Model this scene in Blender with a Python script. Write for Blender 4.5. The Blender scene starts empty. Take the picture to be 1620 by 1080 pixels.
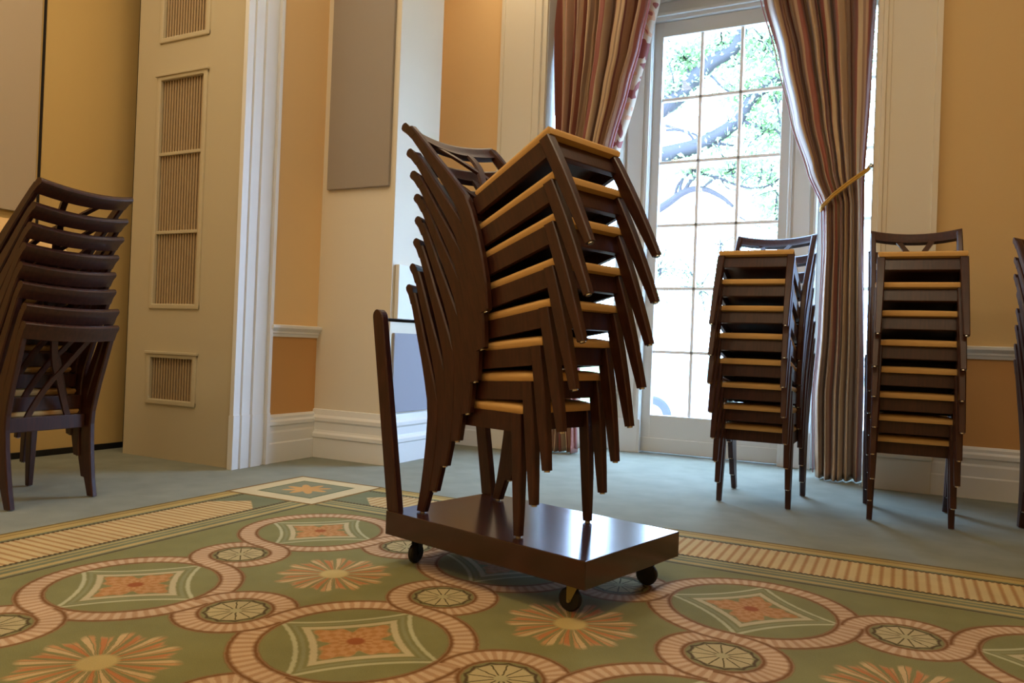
import bpy, bmesh, math, random
from mathutils import Vector, Matrix
random.seed(7)
PI = math.pi
sc = bpy.context.scene
COL = sc.collection

# ------------------------------------------------------------------ helpers
def lin(r, g, b):
    f = lambda c: (c/255/12.92) if c/255 <= .04045 else ((c/255+.055)/1.055)**2.4
    return (f(r), f(g), f(b), 1)

def mat(name, col, rough=.5, spec=.5, metal=0, coat=0, bump=None, coatr=.1):
    m = bpy.data.materials.new(name); m.use_nodes = True
    nt = m.node_tree; b = nt.nodes['Principled BSDF']
    b.inputs['Base Color'].default_value = col
    b.inputs['Roughness'].default_value = rough
    b.inputs['Specular IOR Level'].default_value = spec
    b.inputs['Metallic'].default_value = metal
    b.inputs['Coat Weight'].default_value = coat
    b.inputs['Coat Roughness'].default_value = coatr
    if bump:
        scale, strength = bump
        tc = nt.nodes.new('ShaderNodeTexCoord'); n = nt.nodes.new('ShaderNodeTexNoise')
        n.inputs['Scale'].default_value = scale; n.inputs['Detail'].default_value = 3
        bp = nt.nodes.new('ShaderNodeBump'); bp.inputs['Strength'].default_value = strength
        bp.inputs['Distance'].default_value = .002
        nt.links.new(tc.outputs['Object'], n.inputs['Vector'])
        nt.links.new(n.outputs['Fac'], bp.inputs['Height'])
        nt.links.new(bp.outputs['Normal'], b.inputs['Normal'])
    return m

def link(name, me, m=None, parent=None):
    o = bpy.data.objects.new(name, me); COL.objects.link(o)
    if m is not None and me is not None and not me.materials: me.materials.append(m)
    if parent is not None: o.parent = parent
    return o

def mesh(name, verts, faces, smooth=False):
    me = bpy.data.meshes.new(name); me.from_pydata([tuple(v) for v in verts], [], faces); me.update()
    if smooth:
        for p in me.polygons: p.use_smooth = True
    return me

def bm_mesh(name, bm, smooth=False, angle=None):
    bmesh.ops.recalc_face_normals(bm, faces=bm.faces)
    me = bpy.data.meshes.new(name); bm.to_mesh(me); bm.free()
    if smooth or angle:
        for p in me.polygons: p.use_smooth = True
        if angle:
            me.set_sharp_from_angle(angle=math.radians(angle))
    return me

def add_box(bm, lo, hi, bevel=0, seg=2, M=None):
    g = bmesh.ops.create_cube(bm, size=1)
    vs = g['verts']
    for v in vs:
        v.co = Vector([lo[i]+(v.co[i]+.5)*(hi[i]-lo[i]) for i in range(3)])
    if bevel:
        es = list({e for v in vs for e in v.link_edges})
        r = bmesh.ops.bevel(bm, geom=es, offset=bevel, segments=seg, affect='EDGES', profile=.5)
        vs = list({v for f in r['faces'] for v in f.verts} | {v for v in vs if v.is_valid})
    if M is not None:
        for v in vs: v.co = M @ v.co
    return vs

def add_loft(bm, rings, cap=True):
    """rings: list of equal-length point lists, joined in order"""
    vr = [[bm.verts.new(p) for p in r] for r in rings]
    n = len(rings[0])
    for a, b in zip(vr[:-1], vr[1:]):
        for i in range(n):
            j = (i+1) % n
            bm.faces.new((a[i], a[j], b[j], b[i]))
    if cap:
        bm.faces.new(vr[0][::-1]); bm.faces.new(vr[-1])

def add_tube(bm, pts, rad, n=10, cap=True):
    pts = [Vector(p) for p in pts]
    rads = rad if isinstance(rad, (list, tuple)) else [rad]*len(pts)
    rings = []
    up = None
    for i, p in enumerate(pts):
        d = (pts[min(i+1, len(pts)-1)]-pts[max(i-1, 0)]).normalized()
        if up is None: up = Vector((0, 0, 1)) if abs(d.z) < .9 else Vector((1, 0, 0))
        a = d.cross(up).normalized(); b = a.cross(d).normalized(); up = b
        rings.append([p+rads[i]*(math.cos(t)*a+math.sin(t)*b) for t in [2*PI*k/n for k in range(n)]])
    add_loft(bm, rings, cap)

def add_cyl(bm, c, axis, r, h, n=24, bevel=0):
    c = Vector(c); ax = Vector(axis).normalized()
    add_tube(bm, [c-ax*h/2, c+ax*h/2] if not bevel else [c-ax*h/2, c-ax*(h/2-bevel), c+ax*(h/2-bevel), c+ax*h/2],
             r if not bevel else [r-bevel, r, r, r-bevel], n)

def add_slab(bm, a, b, z0, z1, t, side=1):
    pass

def sweep(bm, prof, path, closed_ends=True):
    """extrude a (offset, z) profile along a floor path of (x, y); offset goes to the left of the path; mitred corners"""
    P = [Vector((x, y)) for x, y in path]
    rings = []
    for i, p in enumerate(P):
        dirs = []
        if i > 0: dirs.append((P[i]-P[i-1]).normalized())
        if i < len(P)-1: dirs.append((P[i+1]-P[i]).normalized())
        ns = [Vector((-d.y, d.x)) for d in dirs]
        n = ns[0] if len(ns) == 1 else (ns[0]+ns[1])/(1+ns[0].dot(ns[1]))
        rings.append([Vector((p.x+n.x*o, p.y+n.y*o, z)) for o, z in prof])
    add_loft(bm, rings, closed_ends)

def tag(o, label=None, cat=None, group=None, kind=None):
    if label: o['label'] = label
    if cat: o['category'] = cat
    if group: o['group'] = group
    if kind: o['kind'] = kind
    return o

def empty(name, loc=(0, 0, 0), rz=0):
    o = bpy.data.objects.new(name, None); COL.objects.link(o)
    o.location = loc; o.rotation_euler = (0, 0, rz); o.empty_display_size = .1
    return o

def struct(name, me, m):
    o = link(name, me, m); o['kind'] = 'structure'; return o

def box_mesh(name, lo, hi, bevel=0):
    bm = bmesh.new(); add_box(bm, lo, hi, bevel); return bm_mesh(name, bm)

# ------------------------------------------------------------------ shader expressions
class X:
    nt = None
    def __init__(s, sock): s.s = sock
    @staticmethod
    def op(kind, *a, clamp=False):
        n = X.nt.nodes.new('ShaderNodeMath'); n.operation = kind; n.use_clamp = clamp
        for i, v in enumerate(a):
            if isinstance(v, X): X.nt.links.new(v.s, n.inputs[i])
            else: n.inputs[i].default_value = float(v)
        return X(n.outputs[0])
    def __add__(s, o): return X.op('ADD', s, o)
    __radd__ = __add__
    def __sub__(s, o): return X.op('SUBTRACT', s, o)
    def __rsub__(s, o): return X.op('SUBTRACT', o, s)
    def __mul__(s, o): return X.op('MULTIPLY', s, o)
    __rmul__ = __mul__
    def __truediv__(s, o): return X.op('DIVIDE', s, o)
def Xabs(a): return X.op('ABSOLUTE', a)
def Xmin(a, b): return X.op('MINIMUM', a, b)
def Xmax(a, b): return X.op('MAXIMUM', a, b)
def Xlen(a, b): return X.op('SQRT', a*a+b*b)
def Xsin(a): return X.op('SINE', a)
def Xcos(a): return X.op('COSINE', a)
def Xatan(b, a): return X.op('ARCTAN2', b, a)
def lt(a, b, w=.012):
    """1 where a < b, soft edge of width w"""
    return X.op('ADD', (b-a if isinstance(a, X) else X.op('SUBTRACT', b, a))*(1/w), .5, clamp=True)
def band(a, c, hw, w=.012): return lt(Xabs(a-c), hw, w)
def mix(f, c1, c2):
    n = X.nt.nodes.new('ShaderNodeMix'); n.data_type = 'RGBA'
    if isinstance(f, X): X.nt.links.new(f.s, n.inputs[0])
    else: n.inputs[0].default_value = f
    for i, c in ((6, c1), (7, c2)):
        if isinstance(c, tuple): n.inputs[i].default_value = c
        else: X.nt.links.new(c, n.inputs[i])
    return n.outputs[2]

# ------------------------------------------------------------------ materials
WOOD = mat('dark_mahogany', lin(62, 30, 20), .36, .45, coat=.05, coatr=.2)
def wood_grain(m, c1, c2, scale=(2, 30, 2)):
    nt = m.node_tree; b = nt.nodes['Principled BSDF']
    tc = nt.nodes.new('ShaderNodeTexCoord'); mp = nt.nodes.new('ShaderNodeMapping'); n = nt.nodes.new('ShaderNodeTexNoise')
    mp.inputs['Scale'].default_value = scale; n.inputs['Scale'].default_value = 6; n.inputs['Detail'].default_value = 4
    cr = nt.nodes.new('ShaderNodeValToRGB'); cr.color_ramp.elements[0].color = c1; cr.color_ramp.elements[1].color = c2
    cr.color_ramp.elements[0].position = .35; cr.color_ramp.elements[1].position = .7
    nt.links.new(tc.outputs['Object'], mp.inputs['Vector']); nt.links.new(mp.outputs['Vector'], n.inputs['Vector'])
    nt.links.new(n.outputs['Fac'], cr.inputs['Fac']); nt.links.new(cr.outputs['Color'], b.inputs['Base Color'])
wood_grain(WOOD, lin(48, 22, 14), lin(66, 33, 21), (12, 12, 1.5))
DECK = mat('polished_mahogany', lin(50, 24, 16), .2, .6, coat=.3, coatr=.12)
wood_grain(DECK, lin(44, 20, 14), lin(58, 28, 18), (1.5, 12, 12))
PAD = mat('gold_fabric', lin(204, 162, 100), .85, .2, bump=(900, .35))
METAL = mat('nickel', lin(200, 200, 195), .25, .5, 1)
BRASS = mat('brass_plate', lin(150, 142, 92), .55, .5, .6)
BLACK = mat('black_metal', lin(18, 18, 20), .4)
RUBBER = mat('black_rubber', lin(14, 14, 16), .5)
WHITE = mat('white_trim', lin(228, 228, 224), .45, .4)
WINWHITE = mat('window_white', lin(205, 205, 200), .45, .4)
CREAM = mat('cream_paint', lin(222, 212, 190), .5, .35)
GOLDWALL = mat('gold_wall', lin(216, 184, 130), .8, .2, bump=(250, .15))
PEACH = mat('peach_wall', lin(236, 200, 146), .8, .2, bump=(250, .15))
ORANGE = mat('amber_wall', lin(206, 154, 94), .8, .2, bump=(250, .15))
GREYF = mat('grey_fabric', lin(160, 150, 138), .95, .1, bump=(700, .3))
GREYB = mat('blue_grey_fabric', lin(160, 162, 172), .95, .1, bump=(700, .3))
PARTM = mat('partition_vinyl', lin(214, 182, 118), .7, .2, bump=(400, .15))
BOARDM = mat('board_cover', lin(196, 178, 152), .7, .2)
DOORM = mat('taupe_cream_paint', lin(196, 184, 154), .5, .3)
SLATM = mat('grille_brass_brown', lin(176, 152, 118), .5, .4)
BARW = mat('bar_flare_white', lin(240, 240, 238), .45, .4); DARKM = mat('dark_gap', lin(24, 16, 10), .8)  # glazing bars: window paint made whiter, flare put into its colour
CEILM = mat('ceiling_white', lin(230, 220, 200), .9, .1)
GOLDC = mat('gold_cord', lin(190, 145, 60), .6, .3)

# ---- carpet
def carpet_material():
    m = bpy.data.materials.new('patterned_carpet'); m.use_nodes = True
    nt = m.node_tree; X.nt = nt; b = nt.nodes['Principled BSDF']
    b.inputs['Roughness'].default_value = .95; b.inputs['Specular IOR Level'].default_value = .1
    geo = nt.nodes.new('ShaderNodeNewGeometry'); sep = nt.nodes.new('ShaderNodeSeparateXYZ')
    nt.links.new(geo.outputs['Position'], sep.inputs[0])
    nz = nt.nodes.new('ShaderNodeTexNoise'); nz.inputs['Scale'].default_value = 60; nz.inputs['Detail'].default_value = 2
    nt.links.new(geo.outputs['Position'], nz.inputs['Vector'])
    wob = (X(nz.outputs['Fac'])-.5)*.012
    u = X(sep.outputs[0])*2 + wob; v = X(sep.outputs[1])*2 + wob
    # nearest large ring centre (even, even)
    lx = X.op('WRAP', u, 1.0, -1.0); ly = X.op('WRAP', v, 1.0, -1.0)
    a = Xabs(lx); c = Xabs(ly)
    oy = lt(0.0, v, .001)*5; ox = lt(u, 0.0, .001)*5
    r = Xlen(a, c); r1 = Xlen(1-a, c)+ox; r2 = Xlen(a, 1-c)+oy; rs = Xmin(r1, r2); rb = Xlen(1-a, 1-c)+ox+oy
    GREEN = lin(136, 132, 84); BROWN = lin(128, 88, 48); PINK = lin(208, 176, 138); PALE = lin(188, 182, 140)
    OR = lin(196, 146, 94); OR2 = lin(206, 174, 124); DK = lin(92, 76, 48)
    col = GREEN
    # astroid inside the large ring
    cc = 1.246; R0 = 1.394
    D = Xlen(cc-a, cc-c) - R0
    inside = lt(r, .60)
    col = mix(band(D, .012, .014)*inside, col, PALE)
    col = mix(band(D, .058, .012)*inside*.6, col, lin(150, 150, 112))
    col = mix(band(D, .115, .022)*inside, col, lin(196, 180, 138))
    ang = Xatan(ly, lx)
    pet = Xcos(ang*4)*.06 + Xcos(ang*12)*.025 - .015
    fl = lt(r, pet+.25, .03)*lt(.13, D, .02)
    col = mix(fl, col, OR)
    col = mix(fl*lt(Xcos(ang*12)*Xsin(r*60), -.05, .5)*.7, col, lin(176, 122, 66))
    col = mix(lt(r, .055, .02), col, lin(160, 92, 50))
    # small rosette
    selx = lt(r1, r2, .001)
    sx = (lx - X.op('SIGN', lx))*selx + lx*(1-selx); sy = ly*selx + (ly - X.op('SIGN', ly))*(1-selx)
    ang2 = Xatan(sy, sx)
    insS = lt(rs, .30)
    scal = rs + Xabs(Xcos(ang2*6))*.02
    col = mix(insS*band(scal, .207, .011, .01), col, DK)
    spoke = lt(Xabs(Xcos(ang2*6))*rs, .026, .02)
    col = mix(insS*band(rs, .108, .072)*(1-spoke), col, lin(190, 172, 124))
    col = mix(insS*band(rs, .108, .072)*spoke, col, lin(98, 84, 50))
    col = mix(lt(rs, .04), col, lin(180, 168, 120))
    # burst
    bx = lx - X.op('SIGN', lx); by = ly - X.op('SIGN', ly); ang3 = Xatan(by, bx)
    nzb = nt.nodes.new('ShaderNodeTexNoise'); nzb.inputs['Scale'].default_value = 9
    nt.links.new(geo.outputs['Position'], nzb.inputs['Vector'])
    rad = .40 + Xcos(ang3*12)*.035 + (X(nzb.outputs['Fac'])-.5)*.08
    ray = Xsin(ang3*24 + Xsin(rb*9)*.8)
    burst = lt(rb, rad, .05)*lt(.10, rb, .02)*lt(-.62, Xsin(ang3*24+.9), .5)
    col = mix(burst*lt(ray*rb, -.045, .10), col, OR)
    col = mix(burst*lt(.10, ray*rb + .0, .08), col, OR2)
    col = mix(burst*lt(.22, ray, .3)*lt(Xsin(ang3*12+.8), -.3, .3)*.8, col, lin(186, 106, 56))
    col = mix(lt(rb, .11, .03), col, lin(196, 172, 110))
    # interlaced rings
    ORa = lx*ly*(c-a)
    large_top = lt(0.0, ORa, .0004)
    def ring(col, rr, R, N, an, gate=None):
        d = Xabs(rr-R)
        f = lt(d, .09, .014); e = band(d, .078, .015, .022)
        if gate is not None: f = f*gate; e = e*gate
        tick = lt(Xsin(an*N), -.1, .9)*.7
        col = mix(f, col, PINK); col = mix(f*tick, col, lin(176, 134, 92)); col = mix(e, col, BROWN)
        return col
    col = ring(col, r, .66, 60, ang); col = ring(col, rs, .318, 34, ang2)
    col = ring(col, r, .66, 60, ang, large_top)
    # borders: distance bands s along each axis
    field = lt(v, .87, .01)*lt(-.87, u, .01)
    def stripes(col, t, along, gate):
        col = mix(gate, col, lin(124, 126, 92))
        for c0, hw, cl in ((.885, .014, DK), (.96, .03, lin(186, 162, 104)), (1.06, .018, lin(168, 152, 100)), (1.135, .02, lin(176, 160, 106))):
            col = mix(gate*band(t, c0, hw), col, cl)
        rib = Xsin(along*(2*PI/.088))
        ribz = gate*band(t, 1.53, .34)*lt(Xabs(t-1.53)*.9-.62, (u if along is u else v*-1), .02)
        col = mix(ribz, col, lin(208, 182, 128))
        col = mix(ribz*lt(rib, -.45, 1.1), col, lin(176, 134, 82))
        sc_ = Xabs(rib)*.02
        col = mix(gate*band(t, 1.885-sc_, .018), col, DK); col = mix(gate*band(t, 1.18+sc_, .018), col, DK)
        col = mix(gate*band(t, 1.99, .06), col, lin(190, 162, 98)); col = mix(gate*band(t, 2.045, .012), col, lin(150, 118, 62))
        col = mix(gate*band(t, 2.09, .03), col, lin(178, 150, 88)); col = mix(gate*band(t, 2.14, .016), col, lin(120, 96, 48))
        return col
    un = u*-1
    gR = lt(.87, v, .01)*lt(v, 2.16, .01)*lt(-.87, u, .01)
    gL = lt(.87, un, .01)*lt(un, 2.16, .01)*lt(v, .87, .01)
    col = stripes(col, v, u, gR); col = stripes(col, un, v, gL)
    # corner square
    qx = Xabs(u+1.51); qy = Xabs(v-1.51); q = Xmax(qx, qy)
    sq = lt(q, .66)
    outer = (1-field)*(1-gR)*(1-gL)
    col = mix(outer, col, lin(146, 149, 134))
    col = mix(sq, col, lin(214, 196, 152))
    col = mix(band(q, .645, .022), col, lin(132, 100, 52))
    col = mix(lt(q, .41), col, lin(110, 116, 84)); col = mix(lt(q, .375), col, lin(140, 140, 110))
    ang4 = Xatan(v-1.51, u+1.51); r4 = Xlen(qx, qy)
    col = mix(lt(r4, .22+Xcos(ang4*8)*.07, .03), col, lin(210, 160, 96))
    # pile noise
    n2 = nt.nodes.new('ShaderNodeTexNoise'); n2.inputs['Scale'].default_value = 350; n2.inputs['Detail'].default_value = 2
    nt.links.new(geo.outputs['Position'], n2.inputs['Vector'])
    n3 = nt.nodes.new('ShaderNodeTexNoise'); n3.inputs['Scale'].default_value = 5; n3.inputs['Detail'].default_value = 3
    nt.links.new(geo.outputs['Position'], n3.inputs['Vector'])
    hsv = nt.nodes.new('ShaderNodeHueSaturation')
    val = (X(n2.outputs['Fac'])-.5)*.5 + (X(n3.outputs['Fac'])-.5)*.35 + .86
    nt.links.new(val.s, hsv.inputs['Value']); nt.links.new(col, hsv.inputs['Color'])
    nt.links.new(hsv.outputs['Color'], b.inputs['Base Color'])
    bp = nt.nodes.new('ShaderNodeBump'); bp.inputs['Strength'].default_value = .5; bp.inputs['Distance'].default_value = .004
    nt.links.new(n2.outputs['Fac'], bp.inputs['Height']); nt.links.new(bp.outputs['Normal'], b.inputs['Normal'])
    return m

# ---- curtain stripes, driven by the cloth's own width coordinate
def curtain_material():
    m = bpy.data.materials.new('striped_silk'); m.use_nodes = True
    nt = m.node_tree; b = nt.nodes['Principled BSDF']
    b.inputs['Roughness'].default_value = .55; b.inputs['Sheen Weight'].default_value = .3
    uv = nt.nodes.new('ShaderNodeUVMap'); uv.uv_map = 'UVMap'
    sep = nt.nodes.new('ShaderNodeSeparateXYZ'); nt.links.new(uv.outputs['UV'], sep.inputs[0])
    X.nt = nt
    t = X.op('FRACT', X(sep.outputs[0])*3.2)
    cr = nt.nodes.new('ShaderNodeValToRGB'); cr.color_ramp.interpolation = 'CONSTANT'
    els = [(0, (158, 84, 62)), (.16, (206, 172, 130)), (.30, (150, 116, 84)), (.36, (206, 172, 130)), (.46, (122, 52, 42)),
           (.50, (186, 138, 104)), (.64, (150, 74, 56)), (.76, (212, 182, 142)), (.88, (160, 120, 90)), (.94, (196, 156, 120))]
    e = cr.color_ramp.elements
    while len(e) < len(els): e.new(.5)
    for k, (p, c) in enumerate(els): e[k].position = p; e[k].color = lin(*[int(q*.9) for q in c])
    nt.links.new(t.s, cr.inputs['Fac'])
    nt.links.new(cr.outputs['Color'], b.inputs['Base Color'])
    return m
def floral_material():
    m = bpy.data.materials.new('floral_edge_band'); m.use_nodes = True
    nt = m.node_tree; b = nt.nodes['Principled BSDF']; b.inputs['Roughness'].default_value = .8
    tc = nt.nodes.new('ShaderNodeTexCoord'); n = nt.nodes.new('ShaderNodeTexNoise'); n.inputs['Scale'].default_value = 6
    cr = nt.nodes.new('ShaderNodeValToRGB'); cr.color_ramp.interpolation = 'CONSTANT'
    cr.color_ramp.elements[0].color = lin(138, 74, 70); cr.color_ramp.elements[1].color = lin(196, 178, 158)
    cr.color_ramp.elements[0].position = 0; cr.color_ramp.elements[1].position = .43
    k = cr.color_ramp.elements.new(.56); k.color = lin(196, 150, 120)
    k = cr.color_ramp.elements.new(.62); k.color = lin(150, 84, 76)
    nt.links.new(tc.outputs['Object'], n.inputs['Vector']); nt.links.new(n.outputs['Fac'], cr.inputs['Fac'])
    nt.links.new(cr.outputs['Color'], b.inputs['Base Color'])
    return m
def glass_material():
    m = bpy.data.materials.new('window_glass'); m.use_nodes = True
    nt = m.node_tree; nt.nodes.clear()
    o = nt.nodes.new('ShaderNodeOutputMaterial'); mx = nt.nodes.new('ShaderNodeMixShader')
    t = nt.nodes.new('ShaderNodeBsdfTransparent'); g = nt.nodes.new('ShaderNodeBsdfGlossy')
    g.inputs['Roughness'].default_value = .02; t.inputs[0].default_value = (.97, .985, .98, 1)
    lw = nt.nodes.new('ShaderNodeLayerWeight'); lw.inputs[0].default_value = .5; X.nt = nt
    f = X.op('POWER', X(lw.outputs['Facing']), 5.0)*.8+.03
    nt.links.new(f.s, mx.inputs[0]); nt.links.new(t.outputs[0], mx.inputs[1]); nt.links.new(g.outputs[0], mx.inputs[2])
    nt.links.new(mx.outputs[0], o.inputs[0])
    return m
GLASS = glass_material()

# ------------------------------------------------------------------ camera (18 mm lens held 0.92 m above the floor)
yaw, pitch, roll = 2.038919, .0066137, .0376316
fw = Vector((math.cos(pitch)*math.cos(yaw), math.cos(pitch)*math.sin(yaw), math.sin(pitch)))
rt = Vector((math.sin(yaw), -math.cos(yaw), 0)); up = rt.cross(fw)
r2 = math.cos(roll)*rt+math.sin(roll)*up; u2 = r2.cross(fw)
cam = bpy.data.objects.new('camera', bpy.data.cameras.new('camera')); COL.objects.link(cam)
cam.matrix_world = Matrix(((r2.x, u2.x, -fw.x, 2.46108), (r2.y, u2.y, -fw.y, -2.91077), (r2.z, u2.z, -fw.z, .91563), (0, 0, 0, 1)))
cam.data.sensor_width = 36; cam.data.lens = 1222.955/1620*36; cam.data.clip_start = .05; cam.data.clip_end = 200
sc.camera = cam

# ------------------------------------------------------------------ room shell
H = 4.7
XR = 6.6; YB = -5.2
CARPET = carpet_material()
struct('floor', mesh('floor', [(-3.4, YB-.3, 0), (XR+.3, YB-.3, 0), (XR+.3, 4.06, 0), (-3.4, 4.06, 0)], [(0, 1, 2, 3)]), CARPET)
struct('ceiling', box_mesh('ceiling', (-3.4, YB-.3, H), (XR+.3, 4.3, H+.1)), CEILM)

def wall_two(name, lo, hi, zr, mlow, mup):
    """a wall slab whose lower part is another colour up to the chair rail"""
    bm = bmesh.new(); add_box(bm, (lo[0], lo[1], 0), (hi[0], hi[1], zr)); add_box(bm, (lo[0], lo[1], zr), (hi[0], hi[1], H))
    me = bm_mesh(name, bm); me.materials.append(mlow); me.materials.append(mup)
    for p in me.polygons:
        if p.center.z > zr+.001 or (abs(p.center.z-zr) < .001 and p.normal.z < 0): p.material_index = 1
    o = link(name, me); o['kind'] = 'structure'; return o
wall_two('wall_back_right', (2.24, 3.25), (XR, 3.42), 1.0, ORANGE, GOLDWALL)
wall_two('wall_back_left', (-1.75, 3.25), (-.42, 3.42), .98, ORANGE, PEACH)
wall_two('wall_niche', (-1.85, 1.11), (-1.65, 3.42), .98, ORANGE, PEACH)
struct('wall_right', box_mesh('wall_right', (XR, YB, 0), (XR+.15, 3.42, H)), GOLDWALL)
struct('wall_rear', box_mesh('wall_rear', (-3.4, YB-.15, 0), (XR+.15, YB, H)), GOLDWALL)
# square pier between the niche and the window
bm = bmesh.new(); add_box(bm, (-1.66, 1.82, 0), (-.955, 2.40, H), .004)
struct('wall_pier', bm_mesh('wall_pier', bm), CREAM)

# window bay: back wall with a tall glazed door and two side lights
GL, GR = .43, 1.48
bm = bmesh.new()
for lo, hi in (((-.95, 3.95, 3.90), (2.55, 4.06, H)),        # header
               ((-.95, 3.95, 0), (.10, 4.06, .32)), ((1.80, 3.95, 0), (2.55, 4.06, .32)),
               ((-.95, 3.95, .30), (-.80, 4.06, 3.92)), ((2.42, 3.95, .30), (2.55, 4.06, 3.92))):
    add_box(bm, lo, hi)
struct('wall_window', bm_mesh('wall_window', bm), WINWHITE)
for nm, a in (('wall_bay_left', -.95), ('wall_bay_right', 2.5)):
    struct(nm, box_mesh(nm, (a, 3.42, 0), (a+.05, 3.96, H)), WINWHITE)
bm = bmesh.new(); add_box(bm, (-.95, 3.42, 0.001), (-.42, 3.44, H)); add_box(bm, (2.24, 3.42, 0.001), (2.55, 3.44, H))
struct('wall_bay_return', bm_mesh('wall_bay_return', bm), WINWHITE)
# posts between door and side lights, with raised panels and edge beads
for nm, x0, x1 in (('trim_1', .10, .35), ('trim_2', 1.56, 1.80)):
    bm = bmesh.new()
    add_box(bm, (x0, 3.88, 0), (x1, 4.06, 3.92), .004)
    add_box(bm, (x0+.05, 3.868, .42), (x1-.06, 3.882, 3.84), .004)
    for xb in (x0+.008, x1-.028): add_box(bm, (xb, 3.858, 0), (xb+.022, 3.884, 3.92), .004)
    add_box(bm, (x0-.01, 3.86, 0), (x1+.01, 3.89, .30), .004)
    struct(nm, bm_mesh(nm, bm), WINWHITE)
bm = bmesh.new()
add_box(bm, (-.95, 3.90, 3.92), (2.55, 3.952, 3.99), .006); add_box(bm, (-.95, 3.875, 3.955), (2.55, 3.93, 3.985), .006)
add_box(bm, (-.7, 3.925, 4.10), (2.3, 3.952, 4.55), .01)
struct('trim_3', bm_mesh('trim_3', bm), WINWHITE)

def muntin_window(name, x0, x1, z0, z1, nx, nz, stile=.085, y=3.97, bot=.30, top=.10):
    """frame with stiles, rails and glazing bars; panes and frame are children"""
    root = empty(name, ((x0+x1)/2, y, 0)); root['kind'] = 'structure'
    off = Matrix.Translation((-(x0+x1)/2, -y, 0))
    bm = bmesh.new(); t = .045
    add_box(bm, (x0-stile, y-.03, z0-bot), (x0, y+t, z1+top), .006); add_box(bm, (x1, y-.03, z0-bot), (x1+stile, y+t, z1+top), .006)
    add_box(bm, (x0-stile, y-.028, z0-bot), (x1+stile, y+t, z0), .006); add_box(bm, (x0-stile, y-.028, z1), (x1+stile, y+t, z1+top), .006)
    if bot > .2:
        add_box(bm, (x0-stile, y-.042, max(0, z0-bot)), (x1+stile, y-.02, z0-bot+.13), .006)
    for v in bm.verts: v.co = off @ v.co
    f = link('window_frame', bm_mesh('frame', bm), WINWHITE, root); f['label'] = 'white painted frame'
    bm = bmesh.new()
    for i in range(1, nx):
        x = x0+(x1-x0)*i/nx; add_box(bm, (x-.014, y-.012, z0), (x+.014, y+.03, z1), .004)
    for i in range(1, nz):
        z = z0+(z1-z0)*i/nz; add_box(bm, (x0, y-.012, z-.014), (x1, y+.03, z+.014), .004)
    for v in bm.verts: v.co = off @ v.co
    link('glazing_bars', bm_mesh('bars', bm), BARW, f)
    bm = bmesh.new(); add_box(bm, (x0, y+.006, z0), (x1, y+.010, z1))
    for v in bm.verts: v.co = off @ v.co
    link('window_pane', bm_mesh('pane', bm), GLASS, root)
    return root
muntin_window('window_1', GL, GR, .345, 3.785, 3, 6, bot=.335, top=.135)
muntin_window('window_2', -.74, .04, .345, 3.785, 2, 6, stile=.06, bot=.03, top=.135)
muntin_window('window_3', 1.86, 2.36, .345, 3.785, 1, 6, stile=.06, bot=.03, top=.135)

# baseboards, chair rails, casings
BASE = [(0, 0), (.035, 0), (.035, .14), (.030, .15), (.030, .22), (.024, .235), (.024, .265), (.036, .275), (.036, .30), (.022, .315), (.022, .335), (.008, .35), (0, .352)]
RAIL = [(0, .945), (.012, .945), (.018, .965), (.026, .972), (.026, .985), (.04, 1.0), (.05, 1.01), (.05, 1.028), (.012, 1.035), (0, 1.035)]
def swept(name, prof, path, m):
    bm = bmesh.new(); sweep(bm, prof, path); return struct(name, bm_mesh(name, bm), m)
# offset must point into the room: walk each wall with the room on the left hand
swept('baseboard_back_right', BASE, [(XR, 3.25), (2.64, 3.25)], WHITE)
swept('baseboard_niche', BASE, [(-1.65, 1.82), (-1.65, 1.30)], WHITE)
swept('baseboard_back_left', BASE, [(-.84, 3.25), (-1.65, 3.25)], WHITE)
PBASE = [(0, 0), (.035, 0), (.035, .15), (.045, .16), (.045, .185), (.028, .20), (.022, .215), (.022, .27), (.034, .285), (.034, .31), (.018, .33), (.012, .37), (0, .375)]
bm = bmesh.new(); sweep(bm, PBASE, [(-1.45, 2.40), (-.955, 2.40), (-.955, 1.82), (-1.65, 1.82)])
bmesh.ops.recalc_face_normals(bm, faces=bm.faces)
struct('baseboard_pier', bm_mesh('baseboard_pier', bm), WHITE)
swept('trim_4', [(o, z+.005) for o, z in RAIL], [(XR, 3.25), (2.64, 3.25)], WHITE)
swept('trim_5', [(o, z-.02) for o, z in RAIL], [(-1.65, 1.87), (-1.65, 1.30)], WHITE)
swept('trim_6', [(o, z-.02) for o, z in RAIL], [(-.86, 3.25), (-1.65, 3.25)], WHITE)
def vprofile(name, pts, z0, z1, m):
    """vertical casing: a floor-plan polygon pushed up"""
    bm = bmesh.new(); add_loft(bm, [[Vector((x, y, z)) for x, y in pts] for z in (z0, z1)]); return struct(name, bm_mesh(name, bm), m)
def casing_y(name, x, y0, segs, z1, m, sgn=1):
    """casing on a wall facing +X: segs = (dy, proud) steps"""
    pts = [(x, y0)]
    for ya, yb, d in segs: pts += [(x+d, y0+ya), (x+d, y0+yb)]
    pts += [(x, y0+segs[-1][1])]
    return vprofile(name, pts, 0, z1, m)
# fluted white casing at the end of the louvred panel
segs = [(0, .055, .035), (.058, .066, .022), (.070, .078, .040), (.082, .150, .034), (.153, .163, .020), (.167, .175, .040), (.179, .262, .034), (.266, .274, .012), (.274, .312, .012), (.316, .345, .034)]
casing_y('trim_7', -1.65, .965, segs, H, WHITE)
segs2 = [(a, b, d+.010) for a, b, d in segs]
pts = [(-1.65, .958)]
for a, b, d in segs2: pts += [(-1.65+d, .960+a), (-1.65+d, .960+b)]
pts += [(-1.65, .960+segs2[-1][1])]
vprofile('trim_8', pts, 0, .37, WHITE)
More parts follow.
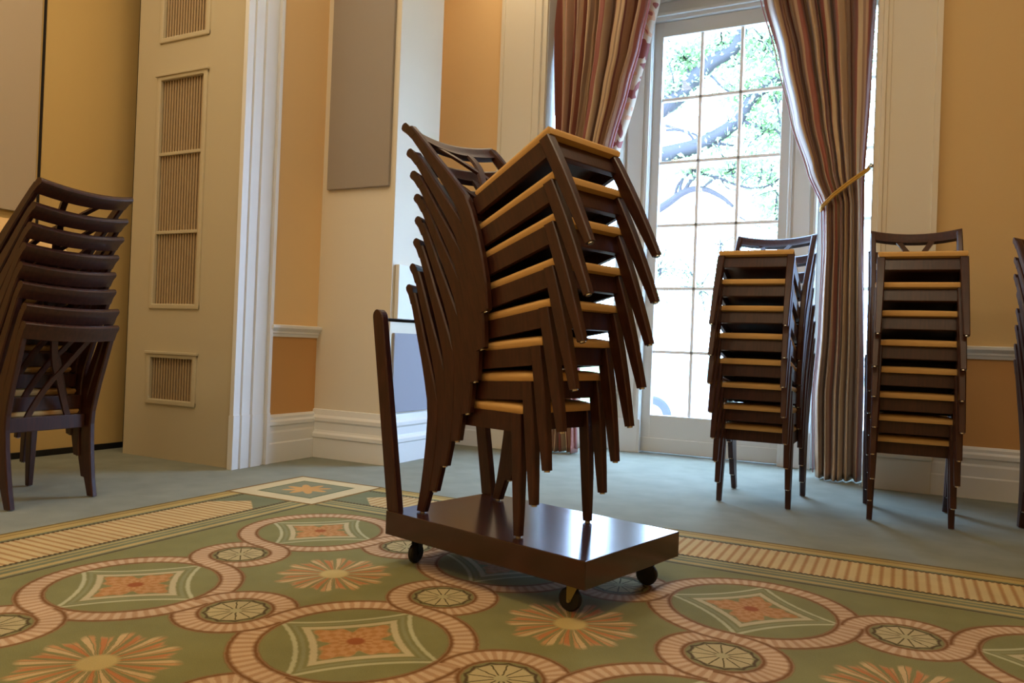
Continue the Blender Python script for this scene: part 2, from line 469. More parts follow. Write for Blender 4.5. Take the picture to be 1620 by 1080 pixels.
# broad cream casings either side of the window bay
def casing_x(name, x0, y, segs, m):
    pts = [(x0, y)]
    for a, b, d in segs: pts += [(x0+a, y-d), (x0+b, y-d)]
    pts += [(x0+segs[-1][1], y)]
    vprofile(name, pts, 0, H, m)
casing_x('trim_9', -.855, 3.25, [(0, .03, .05), (.035, .30, .035), (.305, .33, .05), (.335, .37, .04), (.375, .40, .055), (.405, .445, .03)], CREAM)
casing_x('trim_10', 2.235, 3.25, [(0, .03, .03), (.035, .06, .05), (.066, .09, .04), (.095, .37, .035), (.375, .41, .05)], CREAM)
bm = bmesh.new(); add_box(bm, (-.87, 3.19, 0), (-.40, 3.25, .30), .006); add_box(bm, (-.88, 3.18, .25), (-.40, 3.25, .28), .006)
struct('baseboard_casing_left', bm_mesh('bcl', bm), CREAM)
bm = bmesh.new(); add_box(bm, (2.235, 3.19, 0), (2.66, 3.25, .23), .006); add_box(bm, (2.23, 3.183, .23), (2.67, 3.25, .262), .008)
struct('baseboard_casing_right', bm_mesh('bcr', bm), CREAM)
# jamb liners of the bay opening
struct('trim_11', box_mesh('tl', (-.42, 3.25, 0), (-.405, 3.44, H)), WINWHITE)
struct('trim_12', box_mesh('tr', (2.225, 3.25, 0), (2.24, 3.44, H)), WINWHITE)

# louvred panel (left): slab with three grilles
door = empty('door_1', (-2.2, 1.0, 0)); door['kind'] = 'structure'
def dchild(name, bm, m, parent=door, angle=None):
    for v in bm.verts: v.co -= Vector((-2.2, 1.0, 0))
    return link(name, bm_mesh(name, bm, angle=angle), m, parent)
OPN = [(.43, .74), (1.13, 2.79), (3.10, 4.5)]
gx0, gx1 = -2.51, -2.06
bm = bmesh.new()
add_box(bm, (-2.78, 1.0, 0), (gx0, 1.06, H)); add_box(bm, (gx1, 1.0, 0), (-1.652, 1.06, H))
zz = 0
for a, b in OPN: add_box(bm, (gx0, 1.0, zz), (gx1, 1.06, a)); zz = b
add_box(bm, (gx0, 1.0, zz), (gx1, 1.06, H)); add_box(bm, (-2.78, 1.06, 0), (-1.652, 1.10, H))
dchild('door_panel', bm, DOORM)
for a, b in OPN:
    bm = bmesh.new(); w = .035
    for lo, hi in (((gx0-w, .985, a-w), (gx0+.004, 1.02, b+w)), ((gx1-.004, .985, a-w), (gx1+w, 1.02, b+w)),
                   ((gx0-w, .986, a-w), (gx1+w, 1.02, a+.004)), ((gx0-w, .986, b-.004), (gx1+w, 1.02, b+w))):
        add_box(bm, lo, hi, .008)
    for lo, hi in (((gx0-w-.012, .975, b+w-.012), (gx1+w+.012, 1.0, b+w+.01)),):
        add_box(bm, lo, hi, .005)
    if b-a > 1.5:
        for z in (1.66, 2.24): add_box(bm, (gx0, .998, z-.012), (gx1, 1.03, z+.012), .003)
    dchild('grille_frame', bm, DOORM)
    bm = bmesh.new(); n = 16
    for i in range(n):
        x = gx0+(gx1-gx0)*(i+.5)/n; add_box(bm, (x-.008, 1.018, a), (x+.008, 1.03, b), .002)
    dchild('grille_slats', bm, SLATM)
    bm = bmesh.new(); add_box(bm, (gx0, 1.045, a), (gx1, 1.0598, b)); dchild('grille_backing', bm, DARKM)

# folding partition on the left with dark joints and floor seal
part = empty('movable_partition', (-3.05, 0, 0)); tag(part, 'tall gold folding partition panels with dark joints behind the left chair stack', 'partition')
ys = [1.21, .45, -.75, -1.95, -3.15, -4.35, YB]
for i, (a, b) in enumerate(zip(ys[:-1], ys[1:])):
    bm = bmesh.new(); add_box(bm, (-.03, b+.012, .04), (.0, a-.012, H-.02), .003)
    link('partition_panel', bm_mesh('pp', bm), PARTM, part)
bm = bmesh.new(); add_box(bm, (-.034, YB, .012), (-.008, 1.24, H-.01))
o = link('joint_core', bm_mesh('core', bm), DARKM, part)
bm = bmesh.new(); add_box(bm, (-.02, YB, .0), (.012, 1.2, .045), .003)
o = link('floor_seal', bm_mesh('seal', bm), RUBBER, part); o['label'] = 'black rubber floor seal'
struct('wall_left', box_mesh('wl', (-3.3, YB, 0), (-3.1, 1.3, H)), PARTM)
struct('light_leak_panel', box_mesh('gap', (-3.12, 1.245, 0), (-1.80, 1.30, H)), DARKM)  # dark panel added behind partition and louvres to stop outside light leaking in
bm = bmesh.new(); add_box(bm, (-3.045, -.70, 1.72), (-3.02, .41, 4.3), .004)
tag(link('cover_board', bm_mesh('board', bm), BOARDM), 'pale greyish board on the partition, upper left of the photo', 'board')

# fabric panels on the pier
bm = bmesh.new(); add_box(bm, (-1.585, 1.79, 2.08), (-1.0, 1.8195, 4.4), .006)
tag(link('acoustic_panel', bm_mesh('ap', bm), GREYF), 'large taupe grey fabric wall panel on the front of the pier', 'wall panel')
bm = bmesh.new(); add_box(bm, (-.954, 1.86, .385), (-.936, 2.36, .985), .004)
tag(link('acoustic_panel', bm_mesh('ap2', bm), GREYB), 'low blue grey fabric panel on the pier side, behind the trolley handle', 'wall panel')
bm = bmesh.new(); add_box(bm, (-.954, 1.86, 1.09), (-.918, 2.34, 1.50), .004)
tag(link('wall_box', bm_mesh('wb', bm), WHITE), 'shallow white box panel on the pier side above the blue grey panel', 'wall box')

# ------------------------------------------------------------------ curtains
CURT = curtain_material(); FLOR = floral_material(); LINM = mat('pale_lining', lin(200, 196, 206), .8, .2); BIND = mat('mauve_binding', lin(168, 116, 124), .6, .3)
def interp(tab, z):
    if z <= tab[0][0]: return tab[0][1]
    for (a, va), (b, vb) in zip(tab[:-1], tab[1:]):
        if z <= b:
            t = (z-a)/(b-a); t = t*t*(3-2*t)*.35+t*.65
            return va+(vb-va)*t
    return tab[-1][1]
def curtain(label, xl, xr, ztie, flip, seed, tie_pts):
    rnd = random.Random(seed)
    root = empty('curtain', ((xl[0][1]+xr[0][1])/2, 3.4, 0)); ox = root.location.x
    tag(root, label, 'curtain')
    NS, NZ = 260, 90; zt = 4.55
    folds = 6.4; ph = [rnd.uniform(-.5, .5) for _ in range(int(folds)+3)]
    verts = []; uvs = []
    for k in range(NZ+1):
        z = .012+(zt-.012)*k/NZ
        a, b = interp(xl, z), interp(xr, z); w = b-a
        near = math.exp(-((z-ztie)/.45)**2)
        amp = .07*(1-.45*near)*(1.0 if z > .1 else 1.1)
        for i in range(NS+1):
            s = i/NS
            f = s*folds+.25*math.sin(s*9+seed)+.12*math.sin(z*1.3+s*5)
            y = amp*math.sin(2*PI*f)+.018*math.sin(2*PI*f*2.1+ph[int(f) % len(ph)]*4+z*.6)
            x = a+w*s+.010*math.sin(2*PI*f*1.0+PI/2)*(1-near)
            bul = -.05*near*math.sin(PI*s)
            if z < .18: y += (.18-z)*.25*math.sin(s*7+seed)
            verts.append((x-ox, y+bul, z)); uvs.append(s)
    faces = [(k*(NS+1)+i, k*(NS+1)+i+1, (k+1)*(NS+1)+i+1, (k+1)*(NS+1)+i) for k in range(NZ) for i in range(NS)]
    me = mesh('drape', verts, faces, True)
    ul = me.uv_layers.new(name='UVMap')
    for lp in me.loops: ul.data[lp.index].uv = (uvs[lp.vertex_index], 0)
    dr = link('drape', me, CURT, root)
    so = dr.modifiers.new('thick', 'SOLIDIFY'); so.thickness = .004
    # inner edge: binding cord and turned-back lining of floral cloth
    edge = xr if flip else xl; sg = 1 if flip else -1
    zs = [.05+(zt-.05)*k/60 for k in range(61)]
    bm = bmesh.new(); add_tube(bm, [(interp(edge, z)-ox+sg*.008, -.03+.05*math.exp(-((z-ztie)/.4)**2)*0, z) for z in zs], .011 if flip else .004, 8)
    o = link('binding', bm_mesh('binding', bm, True), BIND, root); o['label'] = 'mauve bound edge'
    vs = []
    for z in zs:
        k = min(1, max(0, (z-ztie)/.9)); wd = .05*k+.012
        e = interp(edge, z)-ox
        vs += [(e+sg*.01, -.012, z), (e+sg*(.01+wd), .05+.01*math.sin(z*5), z)]
    if not flip: vs = [v if i % 2 == 0 else (vs[i-1][0]-.002, vs[i-1][1]+.03, v[2]) for i, v in enumerate(vs)]
    me = mesh('lining', vs, [(2*i, 2*i+1, 2*i+3, 2*i+2) for i in range(len(zs)-1)], True)
    ln = link('lining', me, FLOR if flip else BIND, root); ln['label'] = 'cream and red floral lining' if flip else 'turned edge'
    so = ln.modifiers.new('thick', 'SOLIDIFY'); so.thickness = .003
    # tie-back cord
    tb = empty('curtain_tieback', tie_pts[0]); o0 = Vector(tie_pts[0])
    side = 'left' if flip else 'right'
    tag(tb, 'gold rope tieback pulling the %s curtain towards the wall' % side, 'tieback')
    bm = bmesh.new()
    for dz in (0, .018): add_tube(bm, [Vector(p)-o0+Vector((0, 0, dz)) for p in tie_pts], .010, 8)
    link('cord', bm_mesh('cord', bm, True), GOLDC, tb)
    bm = bmesh.new(); add_cyl(bm, (0, .09, 0), (0, 1, 0), .006, .2, 10); add_cyl(bm, (0, -.01, 0), (0, 1, 0), .016, .02, 14)
    link('hook', bm_mesh('hook', bm, True), METAL, tb)
curtain('left striped rose and gold curtain drawn back beside the window, behind the trolley chairs',
        [(0, -.338), (.65, -.36), (2.0, -.37), (2.7, -.375), (4.6, -.44)],
        [(0, -.06), (.65, -.09), (1.6, -.11), (2.05, -.05), (2.3, .03), (2.655, .165), (3.17, .30), (3.5, .385), (3.9, .46), (4.6, .55)], 1.95, True, 3,
        [(-.385, 3.262, 2.25), (-.37, 3.30, 2.21), (-.25, 3.29, 2.10), (-.12, 3.30, 1.97), (-.06, 3.35, 1.92), (-.05, 3.42, 1.92), (-.12, 3.5, 1.98), (-.3, 3.48, 2.15)])
curtain('right striped rose and gold curtain tied back beside the window, behind two chair stacks',
        [(0, 1.89), (.64, 1.868), (1.1, 1.894), (1.7, 1.90), (2.076, 1.885), (2.335, 1.775), (2.748, 1.64), (3.258, 1.515), (3.74, 1.38), (4.6, 1.2)],
        [(0, 2.205), (.77, 2.203), (1.7, 2.175), (2.3, 2.165), (2.9, 2.185), (3.6, 2.2), (4.6, 2.21)], 2.06, False, 8,
        [(2.215, 3.262, 2.325), (2.19, 3.30, 2.30), (2.08, 3.29, 2.22), (1.97, 3.285, 2.13), (1.885, 3.32, 2.05), (1.868, 3.40, 2.04), (1.93, 3.48, 2.1), (2.15, 3.46, 2.28)])

# ------------------------------------------------------------------ stacking chair
# side profile of the sabre back post: z, rear x, front x
POST = [(0, -.562, -.512), (.10, -.541, -.478), (.20, -.526, -.456), (.30, -.514, -.442), (.40, -.508, -.436), (.47, -.513, -.440), (.55, -.532, -.468),
        (.63, -.554, -.497), (.71, -.580, -.528), (.79, -.605, -.556), (.87, -.631, -.585), (.915, -.646, -.604)]
def post_x(z):
    for a, b in zip(POST[:-1], POST[1:]):
        if z <= b[0]:
            t = (z-a[0])/(b[0]-a[0]); return a[1]+(b[1]-a[1])*t, a[2]+(b[2]-a[2])*t
    return POST[-1][1], POST[-1][2]
def post_y(z): return .222+.018*z/.94       # centre of the post, widening upwards
def chamfer_rect(x0, x1, y0, y1, z, c=.006):
    return [Vector(p) for p in ((x0+c, y0, z), (x1-c, y0, z), (x1, y0+c, z), (x1, y1-c, z), (x1-c, y1, z), (x0+c, y1, z), (x0, y1-c, z), (x0, y0+c, z))]
def build_chair_parts():
    parts = []   # (name, mesh, material, sub-parts)
    bm = bmesh.new(); nx = 10
    # cushion: rounded block, domed
    top = []
    N = 14
    def pad_pt(i, j, z0):
        s, t = i/N*2-1, j/N*2-1
        x = -.209+.213*s; w = .213-.012*(1-(s+1)/2)
        y = w*t
        e = (1-abs(s)**8)*(1-abs(t)**8)
        return Vector((x, y, z0+(.012*e**.5 if e > 0 else 0)+.006*(1-s*s)*(1-t*t)))
    rings = []
    grid = [[bm.verts.new(pad_pt(i, j, .483)) for j in range(N+1)] for i in range(N+1)]
    for i in range(N):
        for j in range(N): bm.faces.new((grid[i][j], grid[i+1][j], grid[i+1][j+1], grid[i][j+1]))
    loop = [grid[i][0] for i in range(N+1)]+[grid[N][j] for j in range(1, N+1)]+[grid[i][N] for i in range(N-1, -1, -1)]+[grid[0][j] for j in range(N-1, 0, -1)]
    def ringz(z, k, ox): return [bm.verts.new(Vector(((v.co.x+.209)*k-.209+ox, v.co.y*k, z))) for v in loop]
    mid = ringz(.471, 1.016, 0); low = ringz(.4555, .985, 0)
    for A, B in ((loop, mid), (mid, low)):
        for k in range(len(loop)):
            j = (k+1) % len(loop); bm.faces.new((A[k], B[k], B[j], A[j]))
    bm.faces.new(low[::-1])
    parts.append(('seat_cushion', bm_mesh('cushion', bm, angle=60), PAD, []))
    bm = bmesh.new()
    add_box(bm, (-.05, -.185, .386), (-.024, .185, .455), .003)
    add_box(bm, (-.475, -.205, .380), (-.452, .205, .455), .003)
    for s in (-1, 1):
        y = s*.200; add_loft(bm, [[Vector((x, y+s*d, z)) for d, z in ((-.011, .386), (.011, .386), (.011, .455), (-.011, .455))] for x in (-.44, -.05)])
    add_box(bm, (-.455, -.195, .44), (-.045, .195, .4545))
    parts.append(('seat_frame', bm_mesh('seat_frame', bm), WOOD, []))
    for s in (-1, 1):
        bm = bmesh.new(); rings = []
        for z, x0, x1, w in ((.006, -.018, .013, .030), (.10, -.026, .013, .033), (.20, -.034, .012, .036), (.30, -.041, .008, .039), (.40, -.048, .001, .041), (.4555, -.052, -.004, .042)):
            yo = .220
            y0, y1 = (yo-w, yo) if s > 0 else (-yo, -yo+w)
            rings.append(chamfer_rect(x0, x1, y0, y1, z, .004))
        add_loft(bm, rings)
        g = bmesh.new(); add_cyl(g, (-.002, s*.205, .004), (0, 0, 1), .011, .008, 14); add_cyl(g, (-.002, s*.205, .0095), (0, 0, 1), .014, .004, 14)
        parts.append(('leg', bm_mesh('leg', bm), WOOD, [('foot_glide', bm_mesh('glide', g, angle=40), METAL)]))
    for s in (-1, 1):
        bm = bmesh.new(); rings = []
        for z, xb, xf in POST:
            z = max(z, .006); yc = s*post_y(z); w = .016
            rings.append(chamfer_rect(xb, xf, yc-w, yc+w, z, .006))
        add_loft(bm, rings)
        g = bmesh.new(); add_cyl(g, (-.536, s*.222, .004), (0, 0, 1), .011, .008, 14); add_cyl(g, (-.536, s*.222, .0095), (0, 0, 1), .014, .004, 14)
        parts.append(('back_post', bm_mesh('post', bm), WOOD, [('foot_glide', bm_mesh('glide', g, angle=40), METAL)]))
    # crest rail: bowed to the back, rolled top edge
    bm = bmesh.new(); rings = []; n = 20
    for i in range(n+1):
        t = i/n*2-1; y = .2555*t; bow = -.042*(1-t*t); dip = -.012*(1-t*t)
        xb, xf = post_x(.87); xt, xtf = -.655, -.620
        sec = [(xf-.006, .868), (xb+.004, .866), (-.644, .905), (-.660, .925), (-.664, .938), (-.655, .949), (-.642, .952), (-.628, .946), (-.620, .932), (-.612, .905)]
        rings.append([Vector((x+bow, y, z+dip)) for x, z in sec])
    add_loft(bm, rings)
    parts.append(('crest_rail', bm_mesh('crest', bm, angle=50), WOOD, []))
    # crossed slats
    for s in (-1, 1):
        bm = bmesh.new(); rings = []; n = 14
        for i in range(n+1):
            t = i/n; z = .45+(.875-.45)*t
            k = (t-.54)/.5; y = s*.104*math.copysign(abs(k)**.85, k)
            xb, xf = post_x(z); q = (z-.45)/.42
            xc = (xb+xf)/2*(.9*q+.1)+(-.463)*(1-(.9*q+.1))
            bow = -.042*(1-(y/.262)**2)*q
            x = xc+bow+s*.002
            rings.append([Vector((x+dx, y+dy, z)) for dx, dy in ((-.007, -.0165), (.007, -.0165), (.007, .0165), (-.007, .0165))])
        add_loft(bm, rings)
        parts.append(('cross_slat', bm_mesh('slat', bm), WOOD, []))
    return parts
root0 = empty('stacking_chair')
for nm, me, m, subs in build_chair_parts():
    o = link(nm, me, m, root0)
    for sn, sm, smat in subs: link(sn, sm, smat, o)
TEMPLATE_USED = False
def chair_copy():
    global TEMPLATE_USED
    if not TEMPLATE_USED:
        TEMPLATE_USED = True; return root0
    r = root0.copy(); COL.objects.link(r)
    for ch in list(root0.children):
        c = ch.copy(); COL.objects.link(c); c.parent = r
        for g in list(ch.children):
            d = g.copy(); COL.objects.link(d); d.parent = c
    return r
STEP = [(0, 0, 0, .009, 0), (.069, .125, .056, .012, .004), (.132, .259, .098, .005, .004), (.196, .404, .168, .004, .002), (.250, .558, .242, 0, .006),
        (.283, .726, .321, -.007, .004), (.305, .888, .392, -.011, .003), (.307, 1.065, .457, -.014, .004)]
ORD = ['lowest chair', 'second chair up', 'third chair up', 'fourth chair up', 'fourth chair from the top', 'third chair from the top', 'second chair from the top', 'topmost chair']
LOOK = ['its legs carrying the pile', 'pressed between others', 'pressed between others', 'mid pile', 'mid pile', 'leaning a little', 'leaning under the top one', 'its whole gold seat and back clear']
def stack(base, yaw, kx, kz, kt, where, group, jit=1):
    rnd = random.Random(where)
    for n, (dx, dz, th, lat, dy) in enumerate(STEP):
        if jit != 1: lat = rnd.uniform(-.006, .006); dy = rnd.uniform(-.008, .008)
        r = chair_copy()
        M = Matrix.Translation(base) @ Matrix.Rotation(yaw, 4, 'Z') @ Matrix.Translation((dx*kx, lat, dz*kz)) @ Matrix.Rotation(dy, 4, 'Z') @ Matrix.Rotation(-th*kt, 4, 'Y')
        r.matrix_world = M
        tag(r, '%s of the %s, dark with gold seat' % (ORD[n], where), 'chair', group)
HP = .2122
stack((1.2727, -.1427, HP), -.2999, 1, 1, 1, 'stack on the trolley', 'chairs stacked on the trolley')
stack((1.670, 1.999, 0), -1.584, 1.2266, 1.02, .812, 'stack before the window', 'chairs stacked in front of the window', 0)
stack((2.527, 1.990, 0), -1.5354, 1.131, .99, .7234, 'stack right of the curtain', 'chairs stacked right of the curtain', 0)
stack((-2.046, -.354, 0), 3.151, .942, 1.04, 1.05, 'stack by the left partition', 'chairs stacked by the partition', 0)
stack((3.368, 1.80, 0), -1.45, .9, 1.03, 1.0, 'stack at the right edge', 'chairs stacked at the right edge', 0)

# ------------------------------------------------------------------ trolley
tx, ty, tyaw, TL, TW, tb, tt = 1.54375, -.49479, -.243688, 1.0185, .638, .1143, .0979
tr = empty('platform_trolley', (tx, ty, 0), tyaw)
tag(tr, 'dark polished wood platform trolley on casters carrying a tall chair stack', 'trolley')
bm = bmesh.new(); add_box(bm, (-TL, 0, tb), (0, TW, tb+tt), .003)
link('deck', bm_mesh('deck', bm), DECK, tr)
def postx(z): return -.992-.150*(z-.21)/(1.055-.21)
for y in (.028, TW-.028):
    bm = bmesh.new(); rings = []
    for k in range(13):
        z = .2125+(1.02-.2125)*k/12; w = .036-.002*k/12; c = postx(z)
        rings.append(chamfer_rect(c-w, c+w, y-.018, y+.018, z, .005))
    for t in (20, 40, 60, 75, 88):
        a = math.radians(t); z = 1.02+.034*math.sin(a); w = .034*math.cos(a); c = postx(z)
        rings.append(chamfer_rect(c-w, c+w, y-.018, y+.018, z, min(.005, w*.4)))
    add_loft(bm, rings)
    link('handle_post', bm_mesh('hp', bm), WOOD, tr)
bm = bmesh.new(); c = postx(1.015); add_cyl(bm, (c, TW/2, 1.012), (0, 1, 0), .0075, TW-.07, 14)
o = link('push_bar', bm_mesh('bar', bm, angle=40), BLACK, tr); o['label'] = 'thin black metal push bar'
for k, (cx, cy, rz) in enumerate(((-.118, .085, .2), (-TL+.10, .085, 1.75), (-.090, TW-.085, .3), (-TL+.10, TW-.085, -.4))):
    cs = empty('caster', (cx, cy, 0), rz); cs.parent = tr
    M = Matrix.Identity(4)
    bm = bmesh.new(); add_cyl(bm, (0, 0, .042), (0, 1, 0), .042, .026, 28, .006)
    link('wheel', bm_mesh('wheel', bm, angle=40), RUBBER, cs)
    bm = bmesh.new()
    add_box(bm, (-.035, -.03, tb-.005), (.035, .03, tb), .001)
    add_cyl(bm, (.018, 0, tb-.010), (0, 0, 1), .022, .012, 20)
    for s in (-1, 1):
        y0 = s*.0165; 
        add_loft(bm, [[Vector((x, y0+d, z)) for x, z in ((-.007, .036), (.007, .036), (.036, tb-.016), (-.008, tb-.014))] for d in (-.0015, .0015)])
    add_box(bm, (-.008, -.018, tb-.018), (.036, .018, tb-.013))
    add_cyl(bm, (0, 0, .039), (0, 1, 0), .006, .042, 12)
    link('fork', bm_mesh('fork', bm), BRASS if k in (0,) else BLACK, cs)

# ------------------------------------------------------------------ outdoors
LAWN = mat('lawn', lin(120, 150, 84), .9, .1); PAVE = mat('pavement', lin(206, 202, 194), .9, .1)
struct('ground_lawn', mesh('gl', [(-40, 4.1, -.45), (40, 4.1, -.45), (40, 60, -.45), (-40, 60, -.45)], [(0, 1, 2, 3)]), PAVE)
struct('ground_grass', mesh('gg', [(-40, 16, -.44), (40, 16, -.44), (40, 60, -.44), (-40, 60, -.44)], [(0, 1, 2, 3)]), LAWN)
BARK = mat('bark', lin(74, 72, 76), .9, .1, bump=(20, .5))
LEAF = bpy.data.materials.new('leaf'); LEAF.use_nodes = True
b = LEAF.node_tree.nodes['Principled BSDF']; b.inputs['Base Color'].default_value = lin(128, 150, 108); b.inputs['Roughness'].default_value = .6
nt = LEAF.node_tree; tl = nt.nodes.new('ShaderNodeBsdfTranslucent'); tl.inputs[0].default_value = lin(165, 192, 138)
mx = nt.nodes.new('ShaderNodeMixShader'); mx.inputs[0].default_value = .45
nt.links.new(b.outputs[0], mx.inputs[1]); nt.links.new(tl.outputs[0], mx.inputs[2]); nt.links.new(mx.outputs[0], nt.nodes['Material Output'].inputs[0])
def smooth_path(pts, sub=4):
    P = [Vector(p) for p in pts]; out = []
    for i in range(len(P)-1):
        p0, p1, p2, p3 = P[max(i-1, 0)], P[i], P[i+1], P[min(i+2, len(P)-1)]
        for k in range(sub):
            t = k/sub
            out.append(.5*((2*p1)+(-p0+p2)*t+(2*p0-5*p1+4*p2-p3)*t*t+(-p0+3*p1-3*p2+p3)*t**3))
    out.append(P[-1]); return out
def tree(loc, limbs, twigs, clusters, nleaf, label, size=.095):
    t = empty('tree', loc); o = Vector(loc); tag(t, label, 'tree')
    bm = bmesh.new()
    for pts, r0, r1 in limbs:
        pp = smooth_path([Vector(p)-o for p in pts]); n = len(pp)
        add_tube(bm, pp, [r0+(r1-r0)*i/(n-1) for i in range(n)], 10)
    link('trunk', bm_mesh('trunk', bm, True), BARK, t)
    rnd = random.Random(len(label))
    bm = bmesh.new()
    for pts, r0, r1 in twigs:
        pp = smooth_path([Vector(p)-o for p in pts], 3); n = len(pp)
        add_tube(bm, pp, [r0+(r1-r0)*i/(n-1) for i in range(n)], 6)
    for c, rx, rz_, w in clusters:
        for _ in range(int(8*w)):
            p = Vector(c)-o; a = p+Vector([rnd.gauss(0, 1)*rx for _ in range(3)])
            m_ = (p+a)/2+Vector([rnd.gauss(0, .12) for _ in range(3)])
            add_tube(bm, [p, m_, a], [.014, .009, .004], 5)
    if bm.verts: link('branches', bm_mesh('branches', bm, True), BARK, t)
    else: bm.free()
    vs = []; fs = []
    tot = sum(c[3] for c in clusters)
    for c, rx, rz_, w in clusters:
        for _ in range(int(nleaf*w/tot)):
            p = Vector(c)-o+Vector((rnd.gauss(0, rx), rnd.gauss(0, rx*.7), rnd.gauss(0, rz_)))
            d = Vector([rnd.gauss(0, 1) for _ in range(3)]).normalized(); e = d.cross(Vector([rnd.gauss(0, 1) for _ in range(3)])).normalized()
            L = size*rnd.uniform(.6, 1.2); k = len(vs)
            vs += [p, p+d*L*.5+e*L*.3, p+d*L, p+d*L*.5-e*L*.3]; fs.append((k, k+1, k+2, k+3))
    f = link('foliage', mesh('foliage', vs, fs), LEAF, t); f['kind'] = 'stuff'
Y = 9.0
tree((-3.2, 9.4, -.45),
     [([(-3.2, 9.4, -.45), (-3.15, 9.4, 1.6), (-3.0, 9.3, 3.0), (-2.6, 9.2, 4.0), (-1.9, 9.1, 4.4), (-1.033, Y, 4.80), (-.689, Y, 5.05), (-.496, Y, 5.24), (-.261, Y, 5.43), (.021, Y, 5.56), (.16, Y, 5.9), (.3, 9, 6.6)], .23, .06),
      ([(-3.0, 9.3, 3.0), (-2.3, 9.2, 3.7), (-1.6, 9.1, 3.95), (-1.002, Y, 4.03), (-.505, Y, 4.12), (-.124, Y, 4.29), (.153, Y, 4.48), (.33, Y, 4.78), (.77, Y, 5.06), (1.3, 9, 5.5)], .17, .05),
      ([(-3.1, 9.3, 2.2), (-2.2, 9.1, 2.75), (-1.5, 9, 2.95), (-.972, Y, 3.22), (-.66, Y, 3.42), (-.383, Y, 3.46), (-.1, Y, 3.33), (.104, Y, 3.16)], .09, .025)],
     [([(-.66, Y, 3.42), (-.55, Y, 3.60), (-.392, Y, 3.69), (-.1, Y, 3.60), (.1, Y, 3.5), (.4, Y, 3.42), (.691, Y, 3.47)], .035, .012),
      ([(-.8, Y, 3.35), (-.75, Y, 3.55), (-.55, Y, 3.75), (-.35, Y, 3.9)], .025, .01),
      ([(-1.0, Y, 4.5), (-.8, Y, 4.42), (-.6, Y, 4.32), (-.5, Y, 4.15)], .025, .02),
      ([(.15, Y, 4.48), (.4, Y, 4.35), (.65, Y, 4.3), (.8, Y, 4.1)], .03, .01),
      ([(-.5, Y, 4.12), (-.2, Y, 4.14), (.1, Y, 4.08)], .03, .02),
      ([(-.9, Y, 5.0), (-.6, Y, 5.2), (-.9, Y, 5.6)], .03, .01), ([(-.3, Y, 5.2), (0, Y, 4.9), (.3, Y, 4.95)], .02, .01),
      ([(-.383, Y, 3.46), (-.15, Y, 3.62), (.1, Y, 3.66), (.3, Y, 3.78)], .022, .008), ([(-.1, Y, 3.60), (.0, Y, 3.45), (.15, Y, 3.4)], .018, .008),
      ([(.4, Y, 3.42), (.5, Y, 3.6), (.48, Y, 3.85)], .018, .006), ([(-.72, Y, 3.4), (-.68, Y, 3.62), (-.42, Y, 3.82), (-.3, Y, 3.86)], .028, .01),
      ([(-.98, Y, 4.42), (-.75, Y, 4.40), (-.5, Y, 4.3), (-.42, Y, 4.16)], .02, .02), ([(.2, Y, 3.0), (.4, Y, 2.88), (.62, Y, 2.8)], .015, .006),
      ([(.6, Y, 5.0), (.75, Y, 4.3), (.78, Y, 3.5), (.75, Y, 3.0)], .02, .01)],
     [((-.75, 9.1, 5.55), .28, .22, 2.2), ((-.2, 9.2, 5.75), .3, .16, 1.8), ((.55, 9.2, 5.6), .35, .28, 2.6), ((.75, 9.1, 4.95), .3, .18, 2), ((-.85, 9.0, 5.0), .22, .15, 1),
      ((.1, 9.1, 4.95), .22, .2, .9), ((.55, 9.1, 4.3), .25, .22, 1.5), ((-.1, 9.1, 4.3), .25, .2, .5), ((-.6, 9, 3.78), .22, .09, .8), ((.05, 9.1, 3.75), .3, .15, 1.4),
      ((.62, 9.1, 3.5), .22, .3, 1.4), ((.7, 9.1, 2.95), .18, .2, .7), ((1.5, 9.2, 5.2), .5, .5, 2), ((-1.8, 9.2, 5.5), .5, .5, 2), ((1.4, 9.2, 4.0), .4, .4, 1)],
     11000, 'tall branching tree seen through the upper window panes')
tree((-2.2, 13.5, -.45),
     [([(-2.95, 13.5, -.45), (-2.9, 13.5, 1.2), (-2.6, 13.4, 2.2), (-2.2, 13.4, 2.7)], .10, .04)],
     [], [((-2.3, 13.4, 2.7), .45, .35, 3), ((-1.4, 13.4, 2.3), .4, .3, 2), ((-.4, 13.5, 2.2), .45, .35, 2), ((-1.0, 13.4, 3.2), .4, .35, 1.6), ((-3.1, 13.4, 2.4), .5, .4, 2)],
     3200, 'smaller leafy tree farther off behind the middle window panes', .10)
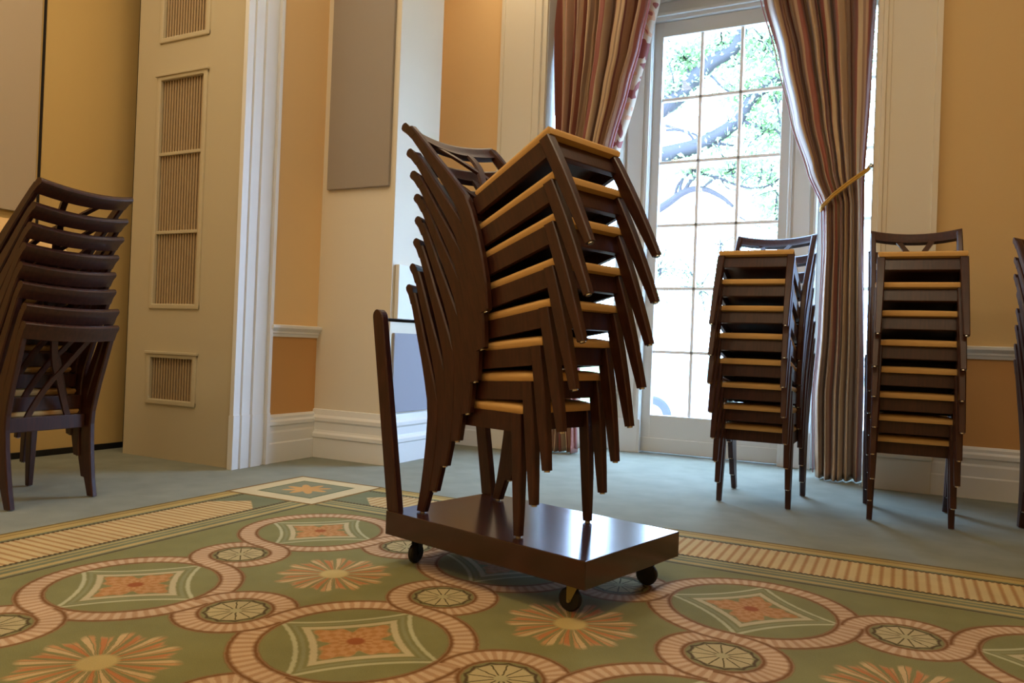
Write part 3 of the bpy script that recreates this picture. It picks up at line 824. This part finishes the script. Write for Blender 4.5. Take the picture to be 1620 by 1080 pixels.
# hedge bank far off
# parked car
CARP = mat('car_paint_white', lin(232, 234, 238), .25, .5, coat=.5); CARG = mat('car_glass', lin(140, 176, 172), .1, .6); TYRE = mat('tyre', lin(58, 60, 68), .7)
car = empty('car', (.16, 10.3, -.45), .03); tag(car, 'white parked car half seen through the lowest window panes', 'car')
bm = bmesh.new()
prof = [(-2.2, .35), (-2.25, .62), (-2.1, .82), (-1.3, .93), (-.55, 1.38), (.75, 1.42), (1.5, .98), (2.1, .88), (2.25, .62), (2.2, .35)]
add_loft(bm, [[Vector((x, y, z*k+(1-k)*.35)) for x, z in prof] for y, k in ((-.86, .98), (-.80, 1), (.80, 1), (.86, .98))])
link('body', bm_mesh('body', bm, angle=30), CARP, car)
bm = bmesh.new()
for s in (-1, 1): add_loft(bm, [[Vector((x, s*y, z)) for x, z in ((-1.15, .95), (-.5, 1.31), (.7, 1.34), (1.32, .97))] for y in (.855, .868)])
link('side_window', bm_mesh('sw', bm), CARG, car)
for x in (-1.35, 1.35):
    for s in (-1, 1):
        bm = bmesh.new(); add_cyl(bm, (x, s*.80, .32), (0, 1, 0), .33, .2, 28, .03)
        w = link('wheel', bm_mesh('w', bm, angle=40), TYRE, car)
        bm = bmesh.new(); add_cyl(bm, (x, s*.885, .32), (0, 1, 0), .2, .04, 20, .01)
        link('hubcap', bm_mesh('hub', bm, angle=40), METAL, w)

# ------------------------------------------------------------------ light
w = bpy.data.worlds.new('world'); sc.world = w; w.use_nodes = True
bg = w.node_tree.nodes['Background']; bg.inputs['Color'].default_value = (.42, .63, 1, 1); bg.inputs['Strength'].default_value = 28.0
def area(name, loc, rot, sx, sy, energy, col, portal=False):
    l = bpy.data.lights.new(name, 'AREA'); l.shape = 'RECTANGLE'; l.size = sx; l.size_y = sy; l.energy = energy; l.color = col
    if portal: l.cycles.is_portal = True
    o = bpy.data.objects.new(name, l); COL.objects.link(o); o.location = loc; o.rotation_euler = rot; return o
area('window_portal', (.85, 4.15, 2.1), (-PI/2, 0, 0), 3.4, 3.9, 1, (1, 1, 1), True)
WARM = (1, .79, .52)
for x, y, e in ((-2.15, -.5, 18), (-1.2, -1.3, 20), (-.75, .5, 19), (-.55, 2.75, 11), (2.9, 1.7, 13), (2.1, -1.6, 44), (3.6, -3.6, 26), (-1.2, -4.2, 44), (1.8, -4.4, 24)):
    area('ceiling_lamp', (x, y, H-.06), (0, 0, 0), .9, .9, e, WARM)
vs = sc.view_settings; vs.view_transform = 'Standard'; vs.look = 'None'; vs.exposure = 0; vs.gamma = 1; vs.use_curve_mapping = False
